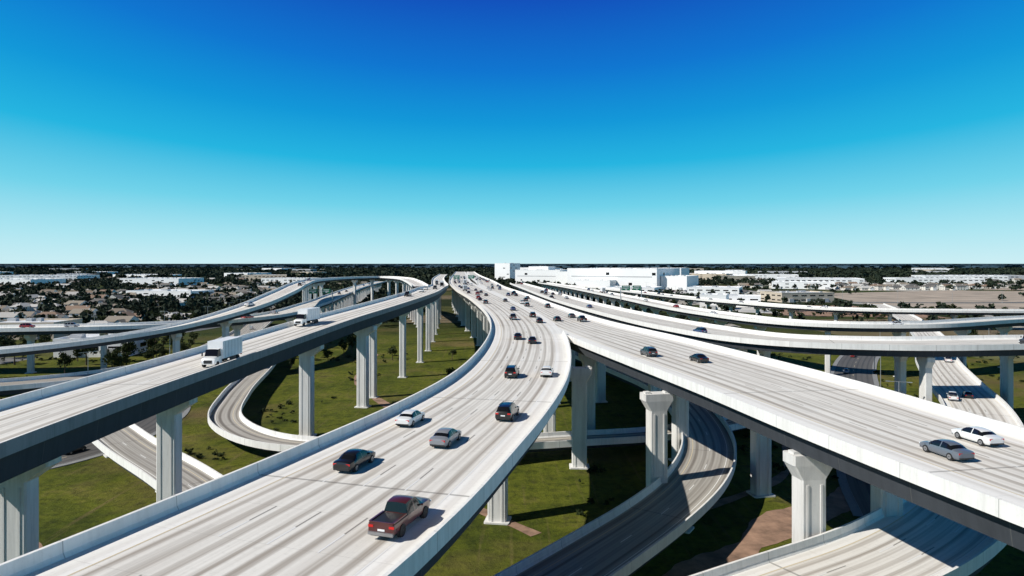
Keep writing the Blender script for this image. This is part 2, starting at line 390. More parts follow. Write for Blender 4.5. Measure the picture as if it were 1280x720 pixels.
vr=N(nt,'ShaderNodeTexVoronoi'); vr.distance='CHEBYCHEV'; vr.inputs['Scale'].default_value=.011; L(nt,p,vr.inputs['Vector'])
sp=N(nt,'ShaderNodeSeparateColor'); L(nt,vr.outputs['Color'],sp.inputs[0])
sxy=N(nt,'ShaderNodeSeparateXYZ'); L(nt,p,sxy.inputs[0])
east=math_(nt,'MULTIPLY',math_(nt,'MULTIPLY',sxy.outputs[0],1/900.0,True),.22)
cf=math_(nt,'ADD',sp.outputs[0],east)
city=ramp(nt,cf,[(0,(.02,.03,.010)),(.35,(.045,.060,.015)),(.55,(.075,.080,.028)),(.70,(.19,.15,.10)),(.84,(.27,.24,.20)),(.93,(.44,.41,.37))],'CONSTANT')
city=mix(nt,math_(nt,'MULTIPLY',math_(nt,'SUBTRACT',n1,.42,True),2.6,True),city,(.045,.048,.02))
ln=N(nt,'ShaderNodeVectorMath',operation='LENGTH'); L(nt,p,ln.inputs[0])
f1=math_(nt,'MULTIPLY',math_(nt,'SUBTRACT',ln.outputs['Value'],330),1/150,True)
f2=math_(nt,'MULTIPLY',math_(nt,'SUBTRACT',ln.outputs['Value'],1600),1/1500,True)
c=mix(nt,f1,gr,city); c=mix(nt,f2,c,(.018,.030,.026))
L(nt,c,b.inputs['Base Color'])
bp=N(nt,'ShaderNodeBump'); bp.inputs['Strength'].default_value=.9; bp.inputs['Distance'].default_value=.6; L(nt,n2,bp.inputs['Height']); L(nt,bp.outputs[0],b.inputs['Normal'])
me.materials.append(m); add('ground',me)

def patch(name,pts,mat,z=.03):
    mb=MB(); mb.poly([(x,y,z) for x,y in pts]); return add(name,mb.mesh(name,[mat]))
dirt=simple('dry_soil',(.29,.18,.12),.95,0,.45,.35)
sand=simple('sandy_soil',(.37,.30,.235),.95,0,.3,.03)
lot=simple('parking_asphalt',(.16,.16,.155),.9,0,.3,.06)
pale=simple('pale_concrete_lot',(.5,.49,.46),.9,0,.2,.05)
def trail(name,pts,mat):
    tr=Road(); R,S=resample(pts,1.5)
    tr.P=R[:,:3];nn=np.convolve(rng.standard_normal(len(S)+4),np.ones(5)/5,'valid');tr.w=R[:,3]*(1+.15*np.sin(S*.3)+.35*nn);tr.S=S
    T=np.gradient(tr.P[:,:2],axis=0);T/=np.linalg.norm(T,axis=1)[:,None];tr.Nl=np.stack([-T[:,1],T[:,0]],1)
    mb=MB(); ribbon(mb,tr,[(tr.w/2,0),(-tr.w/2,0)]); add(name,mb.mesh(name,[mat]))
trail('dirt_path',[(8,72,.04,5),(20,84,.04,6),(30,93,.04,7),(42,105,.04,7),(56,115,.04,7),(74,130,.04,6),(90,160,.04,6),(100,200,.04,8)],dirt)
trail('dirt_path',[(20,78,.05,1.0),(30,87,.05,1.1),(44,97,.05,1.2),(60,108,.05,1.2)],dirt)
trail('dirt_path',[(26,108,.05,1.6),(40,118,.05,2.0),(52,130,.05,1.8),(60,150,.05,1.6)],dirt)
trail('dirt_path',[(-120,100,.04,2),(-90,104,.04,2.4),(-70,98,.04,2),(-58,84,.04,2),(-60,60,.04,2)],dirt)
trail('dirt_path',[(-60,300,.04,2.5),(-52,230,.04,2.2),(-30,180,.04,2.5),(-22,150,.04,2.5),(-12,120,.04,2),(4,100,.04,2)],dirt)
patch('bare_field',[(330,600),(520,560),(900,620),(1000,900),(640,1000),(400,900)],sand)
patch('bare_field',[(210,520),(320,500),(320,640),(230,660)],dirt)
patch('bare_field',[(700,1020),(1300,980),(1500,1180),(900,1200)],sand)
patch('bare_field',[(400,380),(470,395),(470,520),(385,500)],dirt)
patch('parking_lot',[(-330,195),(-210,205),(-200,290),(-320,285)],lot,.035)
patch('parking_lot',[(-175,124),(-120,131),(-104,160),(-150,170)],lot,.035)
patch('parking_lot',[(60,900),(320,900),(320,1000),(60,1000)],pale,.035)
patch('parking_lot',[(180,560),(215,540),(260,760),(190,800)],pale,.036)
patch('parking_lot',[(480,380),(800,400),(800,520),(520,500)],lot,.036)
trail('construction_yard',[(120,110,.04,8),(140,122,.04,22),(160,140,.04,28),(172,158,.04,14)],dirt)

# ---------------------------------------------------------------- vehicles
CM=[M['car'],M['glass'],M['tyre'],M['rim'],M['tail'],M['head'],M['trim'],M['white']]
def loft(mb,st,pillars=()):
    n0=len(mb.v); k=15
    for (y,w,zb,belt,top,wr) in st:
        half=[(w*.86,zb),(w*.985,zb+.13),(w,.58 if belt>.62 else belt*.85),(w*.965,belt),(wr,top),(wr*.62,top+.035),(0,top+.05)]
        sec=[(0,zb)]+half+[(-x,z) for x,z in half[:-1]][::-1]
        mb.v+=[(x,y,z) for x,z in sec]; k=len(sec)
    gh=[t-b>.25 for (_,_,_,b,t,_) in st]
    for i in range(len(st)-1):
        for j in range(k):
            q=(j+1)%k; m=0
            side=j in(4,k-5) ; topf=j in (5,6,k-7,k-6)
            if side and (gh[i] or gh[i+1]) and i not in pillars: m=1
            if topf and (gh[i]!=gh[i+1]): m=1
            if j in(0,k-1): m=6
            a=n0+i*k
            mb.f.append((a+j,a+q,a+k+q,a+k+j)); mb.m.append(m)
    mb.f.append(tuple(n0+i for i in range(k))); mb.m.append(0)
    e=n0+(len(st)-1)*k; mb.f.append(tuple(e+i for i in range(k))[::-1]); mb.m.append(0)
def wheels(mb,ys,w,r=.34,tw=.24):
    for y in ys:
        for s in(-1,1):
            mb.cyl((s*(w-.13),y,r+.03),r+.07,.20,'x',6,20)
            mb.cyl((s*(w-.10),y,r),r,tw,'x',2,20)
            mb.cyl((s*(w+.025),y,r),r*.62,.02,'x',3,14)
            mb.cyl((s*(w+.04),y,r),r*.16,.02,'x',6,8)
def lights(mb,yr,yf,w,zr,zf):
    for s in(-1,1):
        mb.quadbox((s*(w-.22),yr,zr),(.36,.08,.16),4); mb.quadbox((s*(w-.22),yf,zf),(.38,.10,.14),5)
        mb.quadbox((s*(w+.07),.95 if yf<2.6 else 1.1,zf+.33),(.20,.12,.13),0)
    mb.quadbox((0,yr-.01,zr-.22),(.5,.05,.13),7); mb.quadbox((0,yf+.01,zf-.12),(.9,.06,.2),6)
    mb.quadbox((0,yr-.02,.38),(1.5,.08,.14),6); mb.quadbox((0,yf+.02,.34),(1.5,.08,.14),6)
def sedan():
    mb=MB(); loft(mb,[(-2.42,.70,.38,.76,.80,.54),(-2.37,.82,.30,.90,.94,.64),(-2.2,.88,.26,.95,.99,.70),(-1.85,.90,.22,.98,1.02,.72),(-1.62,.91,.2,.97,1.05,.72),(-1.25,.92,.2,.965,1.28,.65),(-.90,.92,.2,.96,1.39,.61),(-.32,.92,.2,.94,1.45,.60),(-.22,.92,.2,.94,1.45,.60),(.25,.92,.2,.93,1.43,.60),(.62,.92,.2,.92,1.34,.63),(1.22,.91,.2,.90,.97,.76),(1.75,.90,.22,.85,.90,.74),(2.15,.87,.26,.77,.82,.69),(2.34,.80,.32,.66,.71,.62),(2.42,.66,.40,.56,.60,.52)],(7,))
    wheels(mb,(-1.42,1.42),.92); lights(mb,-2.37,2.28,.84,.80,.66); return mb.mesh('sedan',CM,42)
def suv():
    mb=MB(); loft(mb,[(-2.36,.82,.42,.95,.99,.66),(-2.30,.92,.30,1.05,1.10,.74),(-2.22,.93,.28,1.06,1.16,.76),(-1.95,.94,.28,1.06,1.62,.68),(-1.2,.95,.26,1.06,1.72,.66),(-1.1,.95,.26,1.06,1.72,.66),(-.25,.95,.26,1.05,1.75,.66),(-.13,.95,.26,1.05,1.75,.66),(.35,.95,.26,1.04,1.72,.65),(.65,.95,.26,1.04,1.62,.67),(1.20,.94,.26,1.03,1.10,.80),(1.85,.93,.28,.99,1.04,.78),(2.22,.89,.32,.90,.95,.72),(2.38,.78,.42,.72,.76,.60)],(4,6))
    wheels(mb,(-1.42,1.45),.95,.38); lights(mb,-2.33,2.28,.92,.95,.80)
    for s in(-1,1): mb.quadbox((s*.60,-.6,1.82),(.05,2.2,.05),6)
    return mb.mesh('suv',CM,42)
def pickup():
    mb=MB(); loft(mb,[(-2.85,.90,.45,1.08,1.10,.84),(-2.80,.97,.38,1.10,1.13,.90),(-.95,.99,.36,1.10,1.13,.90),(-.90,.99,.36,1.10,1.15,.85),(-.74,.99,.36,1.10,1.78,.70),(-.3,.99,.35,1.10,1.84,.71),(.10,.99,.34,1.10,1.86,.71),(.22,.99,.34,1.10,1.86,.71),(.65,.99,.34,1.10,1.80,.70),(.85,.99,.34,1.10,1.70,.72),(1.45,.98,.34,1.10,1.17,.86),(2.25,.97,.36,1.07,1.12,.84),(2.7,.93,.42,1.0,1.04,.78),(2.88,.84,.5,.85,.88,.68)],(6,))
    mb.quadbox((0,-1.88,1.165),(1.50,1.72,.03),6)
    for s in(-1,1): mb.quadbox((s*.84,-1.88,1.20),(.14,1.86,.08),0)
    mb.quadbox((0,-2.82,1.19),(1.7,.08,.08),0)
    mb.quadbox((0,-2.92,.48),(1.8,.14,.2),3)
    wheels(mb,(-1.75,1.75),.98,.41,.28); lights(mb,-2.84,2.80,.97,.92,.86); return mb.mesh('pickup',CM,42)
def truck(L_=7.5,H=3.9):
    mb=MB()
    mb.quadbox((0,-.6-L_/2+3.0,1.12+(H-1.12)/2),(2.5,L_,H-1.12),7)
    yb=-.6-L_+3.0
    for q in np.arange(yb+.6,yb+L_,1.2):
        for s in(-1,1): mb.quadbox((s*1.255,q,1.12+(H-1.12)/2),(.03,.06,H-1.4),3)
    mb.quadbox((0,yb-.015,2.4),(2.2,.03,2.3),3)
    mb.quadbox((0,yb+L_/2+1,.85),(1.1,L_+2,.3),6)
    for s in(-1,1):
        mb.quadbox((s*1.02,yb-.03,.95),(.3,.08,.14),4); mb.quadbox((s*1.22,yb+L_*.5,.75),(.05,2.4,.45),6)
        mb.quadbox((s*1.35,4.0,2.0),(.2,.12,.5),6)
    loft(mb,[(2.45,1.12,.6,1.65,2.75,.98),(2.55,1.15,.55,1.65,2.80,1.0),(2.75,1.15,.5,1.65,2.82,1.0),(3.55,1.15,.5,1.62,2.75,.98),(3.95,1.14,.5,1.55,1.68,1.0),(4.75,1.10,.5,1.40,1.48,.9),(4.95,1.02,.55,1.1,1.16,.8)],(0,1))
    mb.quadbox((0,4.96,.95),(1.3,.06,.5),6)
    for s in(-1,1): mb.quadbox((s*.85,4.93,.95),(.26,.08,.22),5)
    wheels(mb,(4.0,yb+1.4,yb+2.5),1.12,.48,.32)
    return mb.mesh('truck',CM,38)
VM={'sedan':sedan(),'suv':suv(),'pickup':pickup(),'truck':truck(),'trailer_truck':truck(13.0,4.1)}
VN={'sedan':'sedan_car','suv':'suv_car','pickup':'pickup_truck','truck':'box_truck','trailer_truck':'semi_truck'}
placed=[]
def veh(key,x,y,kind,col,rev=False,name=None):
    r=roads[key]; i=int(np.hypot(r.P[:,0]-x,r.P[:,1]-y).argmin()); t=r.T[i]
    a=math.atan2(t[1],t[0])-math.pi/2+(math.pi if rev else 0)
    placed.append((x,y)); return add(name or VN[kind],VM[kind],None,(x,y,r.P[i,2]+.012),a,col)
BLK=(.006,.007,.009);WHT=(.75,.75,.74);SIL=(.42,.43,.45);GRY=(.05,.055,.06);RED=(.28,.02,.02);BLU=(.03,.06,.15);TAN=(.35,.28,.2)
veh('A',-13.9,60.5,'sedan',BLK); veh('A',-11.4,76.8,'sedan',WHT); veh('A',-6.6,68.3,'sedan',(.22,.23,.25))
veh('A',-.5,79.5,'suv',BLK); veh('A',-7.6,46.9,'pickup',(.075,.012,.011))
veh('A',0,108.5,'suv',BLK); veh('A',5.6,109.6,'sedan',WHT); veh('A',4.6,154,'sedan',BLK); veh('A',1.4,162,'sedan',BLK)
veh('B',26.6,133,'suv',GRY); veh('B',34.2,125,'sedan',BLK); veh('B',40.6,63.9,'sedan',(.12,.14,.17)); veh('B',46.9,68.9,'sedan',WHT)
veh('L',-47.6,112,'truck',WHT,True); veh('L',-50.5,168,'truck',WHT,True)
veh('L',-40,262,'pickup',BLK,True)
def traffic(key,y0,y1,n,lats,rev=False,trk=.06):
    r=roads[key]; c=0;t=0
    ii=[i for i in range(len(r.P)) if y0<=r.P[i,1]<=y1]
    while c<n and t<n*20:
        t+=1; i=random.choice(ii); l=random.choice(lats)+random.uniform(-.3,.3)
        x=r.P[i,0]+r.Nl[i,0]*l; y=r.P[i,1]+r.Nl[i,1]*l
        if any(abs(x-a)<2.6 and abs(y-b)<9 or math.hypot(x-a,y-b)<5 for a,b in placed): continue
        kd=random.choices(['sedan','suv','pickup','truck','trailer_truck'],[5,4,2,trk*12,trk*6])[0]
        veh(key,x,y,kd,random.choice([BLK,BLK,BLK,GRY,SIL,WHT,WHT,RED,BLU,GRY]),rev); c+=1
traffic('A',200,330,6,(-5.4,-1.8,1.8,5.4)); traffic('A',330,900,34,(-5.4,-1.8,1.8,5.4))
traffic('B',185,330,7,(-5,-1.5,2)); traffic('B',330,900,30,(-5.0,-1.8,1.8,5.2))
traffic('L',270,800,12,(-2,2),True,.2)
traffic('G1',100,600,18,(-6,-2.5,1.5,5)); traffic('G2',100,900,10,(-2,2)); traffic('G3',300,900,12,(-4,0,4))
traffic('M1',200,900,14,(-4,0,4)); traffic('M2',150,600,7,(-2,2)); traffic('M3',140,400,9,(-4,0,4)); traffic('F',150,400,6,(-3.5,0,3.5))
traffic('s1',200,700,8,(-2,2));traffic('s3',120,400,7,(-2.5,2.5)); traffic('s2',90,240,4,(-2,2))
def parkrow(x0,y0,dx,dy,n,a):
    for k in range(n):
        if random.random()<.3: continue
        add('parked_car',VM[random.choice(['sedan','suv','pickup'])],None,(x0+dx*k,y0+dy*k,.05),a,random.choice([BLK,GRY,SIL,WHT,RED,BLU]))
for q in range(3): parkrow(-315+6*q,212+24*q,3.0,.25,26,.05)
parkrow(-165,132,3,.5,10,.1)
for q in range(4): parkrow(80,912+22*q,4.2,0,50,0)
parkrow(500,410,4,.3,50,0)

# ---------------------------------------------------------------- buildings
wallc=simple('stucco_wall',(.70,.67,.61),.9,0,.08,.02)
def roofmat():
    m,nt,b=newmat('shingle_roof'); o=N(nt,'ShaderNodeObjectInfo'); f=noise(nt,pos(nt),1.2,4)
    L(nt,mix(nt,math_(nt,'MULTIPLY',f,.6),o.outputs['Color'],(.08,.07,.06)),b.inputs['Base Color']); b.inputs['Roughness'].default_value=.9; return m
HM=[wallc,roofmat(),M['glass'],M['white']]
def house(w,d,h,two=False,gable=False):
    mb=MB()
    if two: h*=1.8
    mb.quadbox((0,0,h/2),(w,d,h),0)
    e=.7; rh=d*.27; rl=w/2-d*.42
    if gable: rl=w/2+e
    a=[(-w/2-e,-d/2-e,h+.01),(w/2+e,-d/2-e,h+.01),(w/2+e,d/2+e,h+.01),(-w/2-e,d/2+e,h+.01)]; r0=(-rl,0,h+rh); r1=(rl,0,h+rh)
    mb.poly([a[0],a[1],r1,r0],1);mb.poly([a[2],a[3],r0,r1],1);mb.poly([a[1],a[2],r1],0 if gable else 1);mb.poly([a[3],a[0],r0],0 if gable else 1);mb.poly(a,3)
    mb.quadbox((w*.28,-d/2-2.4,h*.45),(w*.38,5.0,h*.9),0)
    hh=h*.9;wx=w*.28;ww=w*.19+.5
    mb.poly([(wx-ww,-d/2-5.4,hh),(wx,-d/2-5.4,hh+2.1),(wx,-d/2+1.5,hh+2.1),(wx-ww,-d/2+1.5,hh)],1)
    mb.poly([(wx+ww,-d/2-5.4,hh),(wx,-d/2-5.4,hh+2.1),(wx,-d/2+1.5,hh+2.1),(wx+ww,-d/2+1.5,hh)],1)
    mb.poly([(wx-ww+.5,-d/2-4.92,hh),(wx+ww-.5,-d/2-4.92,hh),(wx,-d/2-4.92,hh+1.9)],0)
    mb.quadbox((wx,-d/2-4.93,1.15),(w*.26,.08,2.2),3)
    for fl in range(2 if two else 1):
        for q in(-.38,-.2): mb.quadbox((w*q,-d/2-.03,1.6+fl*2.9),(1.5,.08,1.3),2)
        for q in(-.3,0,.3):
            mb.quadbox((w*q,d/2+.03,1.6+fl*2.9),(1.6,.08,1.3),2)
        for q in(-.2,.2):
            mb.quadbox((-w/2-.03,d*q,1.6+fl*2.9),(.08,1.3,1.2),2); mb.quadbox((w/2+.03,d*q,1.6+fl*2.9),(.08,1.3,1.2),2)
    mb.quadbox((-w*.05,-d/2-.04,1.1),(1.1,.08,2.2),2)
    mb.quadbox((-w*.3,d*.1,h+rh*.8),(.8,.8,1.6),0)
    return mb.mesh('house',HM)
HV=[house(17,11,3.2),house(15,10,3.1,True),house(20,12,3.2,False,True),house(14,11,3.1,True,True)]
roofcols=[(.26,.21,.16),(.18,.17,.16),(.30,.2,.14),(.55,.53,.50),(.12,.12,.12),(.34,.29,.23),(.65,.63,.60)]
hpos=[]
def houses(x0,x1,y0,y1,n,cond):
    c=t=0
    while c<n and t<n*25:
        t+=1; x=random.uniform(x0,x1); y=random.uniform(y0,y1)
        y=round(y/34)*34+random.uniform(-4,4); x=round(x/23)*23+random.uniform(-4,4)
        if math.sin(x*.013+.5)+math.sin(y*.017+1)<-.35: continue
        if not cond(x,y) or not clear(x,y,16): continue
        if any(abs(x-a)<20 and abs(y-b)<20 for a,b in hpos): continue
        hpos.append((x,y)); c+=1
        add('house',random.choice(HV),None,(x,y,0),random.choice([0,math.pi,.15,-.15,math.pi/2]),random.choice(roofcols))
houses(-900,-150,330,1000,105,lambda x,y:x/y<-.33 and x/y>-.85)
houses(-1500,-400,1000,1700,60,lambda x,y:x/y<-.3 and x/y>-.85)
houses(260,1000,480,1150,60,lambda x,y:x/y>.32 and x/y<.85 and not(330<x<1000 and 560<y<1000))
houses(500,1500,1150,1900,60,lambda x,y:x/y>.3 and x/y<.85)

bwhite=simple('white_cladding',(.86,.86,.85),.6,0,.03,.02)
bgrey=simple('grey_cladding',(.45,.46,.47),.7,0,.1,.05)
btan=simple('tan_render',(.55,.47,.37),.85,0,.1,.05)
bpos=[]
def blockparts(mb,cx,cy,w,d,h,floors,win,band=False):
    mb.quadbox((cx,cy,h/2),(w,d,h),0)
    for s in(-1,1):
        mb.quadbox((cx,cy+s*(d/2-.15),h+.5),(w+.3,.5,1.0),0); mb.quadbox((cx+s*(w/2-.15),cy,h+.5),(.5,d-.75,1.0),0)
    mb.quadbox((cx,cy,h+.06),(w-1.2,d-1.2,.1),2)
    fh=h/floors
    for f in range(floors):
        zc=f*fh+fh*.52
        for ax,ln_,dp in((0,w,d),(1,d,w)):
            nb=max(2,int(ln_/9))
            for q in range(nb):
                if random.random()>win*.88: continue
                t=-ln_/2+(q+.5)*ln_/nb
                for s in(-1,1):
                    if ax==0: mb.quadbox((cx+t,cy+s*(dp/2+.04),zc),(ln_/nb*.6,.12,fh*.26),1)
                    else: mb.quadbox((cx+s*(dp/2+.04),cy+t,zc),(.12,ln_/nb*.6,fh*.26),1)
    if band:
        mb.quadbox((cx,cy-d/2-.05,h*.62),(w*.9,.14,h*.05),3); mb.quadbox((cx,cy-d/2-.05,h*.10),(w*.8,.16,h*.14),1)
    for q in range(int(w/30)+1):
        mb.quadbox((cx-w/2+(q+.5)*w/(int(w/30)+1),cy-d/2-.9,1.9),(5,1.8,3.6),3)
    for q in range(int(w*d/500)+2):
        mb.quadbox((cx+random.uniform(-.42,.42)*w,cy+random.uniform(-.4,.4)*d,h+.9),(random.uniform(2,5),random.uniform(2,4),1.7),3)
def block(name,x,y,w,d,h,rot=0,wall=bwhite,floors=None,roof=None,win=1.0,extra=(),band=False):
    bpos.append((x,y,max(w,d)*.6))
    mb=MB(); blockparts(mb,0,0,w,d,h,floors or max(1,int(h/4.2)),win,band)
    for (ex_,ey,ew,ed,eh) in extra:
        blockparts(mb,ex_,ey,ew,ed,eh,2,win*.6); bpos.append((x+ex_,y+ey,max(ew,ed)*.6))
    add(name,mb.mesh(name,[wall,M['glass'],roof or M['white'],bgrey]),None,(x,y,0),rot)
# one long, low white complex right of the carriageways
block('convention_center',182,1110,150,110,31,-.55,bwhite,2,win=.05,band=True,extra=((-20,-68,60,24,13),(96,-10,40,60,20),(-98,20,44,60,25)))
block('convention_center',62,1260,90,70,27,-.5,bwhite,2,win=.06,band=True,extra=((-10,5,40,30,33),))
block('office_building',-10,1500,40,40,39,-.6,bwhite,6,win=.2); block('warehouse',50,1540,100,60,29,-.5,bwhite,2,win=.1)
block('warehouse',300,1300,60,60,30,-.5,bwhite,2,win=.12); block('warehouse',520,1700,120,60,20,-.4,bwhite,2,win=.2)
block('warehouse',150,840,60,50,10,-.4); block('warehouse',250,840,60,50,10,-.4); block('warehouse',300,720,60,40,9,.2,btan)
block('warehouse',215,640,34,30,9,-.35,bwhite); block('warehouse',178,600,22,26,12,-.4,bwhite,win=.5); block('warehouse',560,1250,140,80,12,-.3); block('warehouse',800,1300,150,70,11,-.2)
block('warehouse',460,1080,90,50,10,-.4,bwhite,win=.3); block('warehouse',980,1500,160,80,12,-.2); block('warehouse',1150,1350,120,70,12,.2,btan)
block('warehouse',-640,1250,120,70,12,-.2,win=.3); block('warehouse',-860,1180,140,70,12,-.2,win=.3); block('warehouse',-420,1300,90,60,11,-.2)
block('warehouse',-1020,1500,180,80,13,0); block('warehouse',-560,1600,120,70,12,0,btan); block('warehouse',-380,760,80,40,9,-.2,win=.4)
block('retail_store',-330,330,50,30,8,.05,bwhite); block('retail_store',-260,370,38,26,8,.05,btan); block('retail_store',-370,380,40,26,7,.1,bwhite)
block('retail_store',-250,150,36,24,7,.1,bgrey); block('retail_store',-460,420,60,34,8,.1,btan)
block('retail_store',620,430,60,40,8,.1); block('retail_store',460,300,50,30,8,.1,btan); block('retail_store',360,300,30,20,6,.1,bwhite)
block('retail_store',-150,140,20,14,6,.15,bwhite); block('retail_store',-180,300,30,20,7,.1,bwhite)
for _ in range(40):
    s=random.choice([-1,1,1]); y=random.uniform(1500,3400); x=s*y*random.uniform(.06,.85)
    if x/y<0 and x/y>-.25: continue
    block('warehouse',x,y,random.uniform(50,160),random.uniform(40,80),random.uniform(8,17),random.uniform(-.6,.1),random.choice([bwhite,bwhite,bgrey,btan]),win=.4)

# ---------------------------------------------------------------- trees
def folmat(name,a,b_,c_,sc_):
    m,nt,b=newmat(name); b.inputs['Roughness'].default_value=.8; b.inputs['Specular IOR Level'].default_value=.2
    f=noise(nt,pos(nt),sc_,4,.7); L(nt,ramp(nt,f,[(.32,a),(.5,b_),(.68,c_)]),b.inputs['Base Color']); return m
fol=folmat('tree_foliage',(.010,.018,.007),(.028,.042,.012),(.06,.070,.022),.35)
folfar=folmat('distant_foliage',(.010,.018,.013),(.020,.032,.019),(.040,.048,.026),.03)  # slight blueness puts distance haze into the leaf colour
bark=simple('tree_bark',(.09,.065,.045),.9)
def leafcloud(cx,cy,hh,rr,nq,qs,ncl=7,z0f=.35):
    n=len(cx)
    cl=rng.normal(size=(n,ncl,3)); cl/=np.linalg.norm(cl,axis=2)[...,None]; cl*=rng.uniform(.25,.75,(n,ncl,1))
    pick=rng.integers(0,ncl,(n,nq))
    base=np.take_along_axis(cl,pick[...,None].repeat(3,2),1)
    d=rng.normal(size=(n,nq,3)); d/=np.linalg.norm(d,axis=2)[...,None]
    pt=base+d*rng.uniform(.15,.42,(n,nq,1))
    C=np.empty((n,nq,3)); C[...,0]=cx[:,None]+pt[...,0]*rr[:,None]; C[...,1]=cy[:,None]+pt[...,1]*rr[:,None]
    C[...,2]=hh[:,None]*(z0f+(1-z0f)*(.5+.5*pt[...,2]))
    C=C.reshape(-1,3); S=(rr[:,None]*qs*rng.uniform(.6,1.4,(n,nq))).reshape(-1,1)
    a=rng.normal(size=C.shape); a/=np.linalg.norm(a,axis=1)[:,None]
    b=np.cross(a,rng.normal(size=C.shape)); b/=np.linalg.norm(b,axis=1)[:,None]
    V=np.stack([C-a*S-b*S*.6,C+a*S-b*S*.7,C+a*S*.8+b*S,C-a*S*.7+b*S*.8],1).reshape(-1,3)
    V[:,2]=np.clip(V[:,2],.05,np.repeat(np.repeat(hh*1.12,nq),4))
    return V
def quadmesh(name,V,mat):
    me=bpy.data.meshes.new(name); nq=len(V)//4
    me.vertices.add(len(V)); me.vertices.foreach_set('co',V.astype(np.float32).ravel())
    me.loops.add(len(V)); me.loops.foreach_set('vertex_index',np.arange(len(V),dtype=np.int32))
    me.polygons.add(nq); me.polygons.foreach_set('loop_start',np.arange(0,len(V),4,dtype=np.int32)); me.polygons.foreach_set('loop_total',np.full(nq,4,dtype=np.int32))
    me.materials.append(mat); me.update(calc_edges=True); me.validate(); return me
def treeproto(seed):
    mb=MB()
    V=leafcloud(np.array([0.]),np.array([0.]),np.array([9.]),np.array([3.6]),520,.075,9,.3)
    n=len(V)//4; mb.v=[tuple(v) for v in V]; mb.f=[(4*i,4*i+1,4*i+2,4*i+3) for i in range(n)]; mb.m=[0]*n
    mb.cyl((0,0,2.4),.26,4.8,'z',1,8,.15)
    for k in range(5):
        a=random.uniform(0,6.28); z=random.uniform(2.6,4.4); e=(math.cos(a)*2.2,math.sin(a)*2.2,z+2.4)
        q=len(mb.v)
        for t,rr in((0,.11),(1,.04)):
            for j in range(4):
                an=j*math.pi/2; mb.v.append((e[0]*t+rr*math.cos(an),e[1]*t+rr*math.sin(an),z+(e[2]-z)*t))
        for j in range(4): mb.f.append((q+j,q+(j+1)%4,q+4+(j+1)%4,q+4+j)); mb.m.append(1)
    return mb.mesh('tree',[fol,bark])
TP=[treeproto(i) for i in range(5)]
def okb(x,y):
    return all(math.hypot(x-a,y-b)>c for a,b,c in bpos)
c=t=0
while c<470 and t<16000:
    t+=1; side=random.random()
    if side<.66: x=random.uniform(-480,-80); y=random.uniform(110,480)
    elif side<.95: x=random.uniform(110,620); y=random.uniform(190,560)
    else: x=random.uniform(-110,60); y=random.uniform(200,520)
    if math.sin(x*.021+1)+math.sin(y*.027)+math.sin((x+y)*.013)<0 or not clear(x,y,4.5) or not okb(x,y): continue
    if any(abs(x-a)<13 and abs(y-b)<13 for a,b in hpos): continue
    o=add('tree',random.choice(TP),None,(x,y,0),random.uniform(0,6.28)); s=random.uniform(.5,1.15); o.scale=(s*random.uniform(.85,1.2),s,s*random.uniform(.8,1.15)); c+=1
sx_,sy_=[],[]
while len(sx_)<650:
    y=random.uniform(62,300); x=random.uniform(-1.0,1.0)*y
    if math.sin(x*.11+1)+math.sin(y*.13+2)+math.sin((x-y)*.05)<.55 or not clear(x,y,1.2): continue
    sx_.append(x); sy_.append(y)
x=np.array(sx_);y=np.array(sy_);n=len(x)
add('scrub_bushes',quadmesh('scrub',leafcloud(x,y,rng.uniform(.4,1.5,n),rng.uniform(.5,1.5,n),46,.16,5,0.),fol))
def scatter(n,y0,y1,thr,m,lim=.95):
    xs=[];ys=[]
    while len(xs)<n:
        y=y0+(y1-y0)*random.random()**.8; x=random.uniform(-lim,lim)*y
        if math.sin(x*.008+2)+math.sin(y*.011)+math.sin((x-y)*.005)<thr and random.random()>.3: continue
        if x>150 and random.random()<.45: continue
        if m and (not clear(x,y,m) or any(abs(x-a)<12 and abs(y-b)<11 for a,b in hpos) or not okb(x,y)): continue
        if 340<x<1000 and 570<y<980 and random.random()<.97: continue
        if 60<x<320 and 890<y<1040: continue
        xs.append(x);ys.append(y)
    return np.array(xs),np.array(ys)
x,y=scatter(4600,400,1500,-.1,6); n=len(x)
add('distant_tree_mass',quadmesh('trees_mid',leafcloud(x,y,rng.uniform(6,12,n),rng.uniform(3.5,6.5,n),40,.22,6,.1),folfar))
x,y=scatter(6500,1500,4500,-.9,0); k=np.array([okb(a,b) for a,b in zip(x,y)]); x=x[k];y=y[k]; n=len(x)
add('distant_tree_mass',quadmesh('trees_far',leafcloud(x,y,rng.uniform(9,16,n),rng.uniform(9,20,n),24,.30,6,0.),folfar))
x,y=scatter(7000,4500,16000,-9,0); n=len(x)
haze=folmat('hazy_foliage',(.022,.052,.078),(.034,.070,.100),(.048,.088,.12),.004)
add('distant_tree_mass',quadmesh('trees_horizon',leafcloud(x,y,rng.uniform(14,23,n),rng.uniform(45,120,n),12,.42,5,0.),haze))

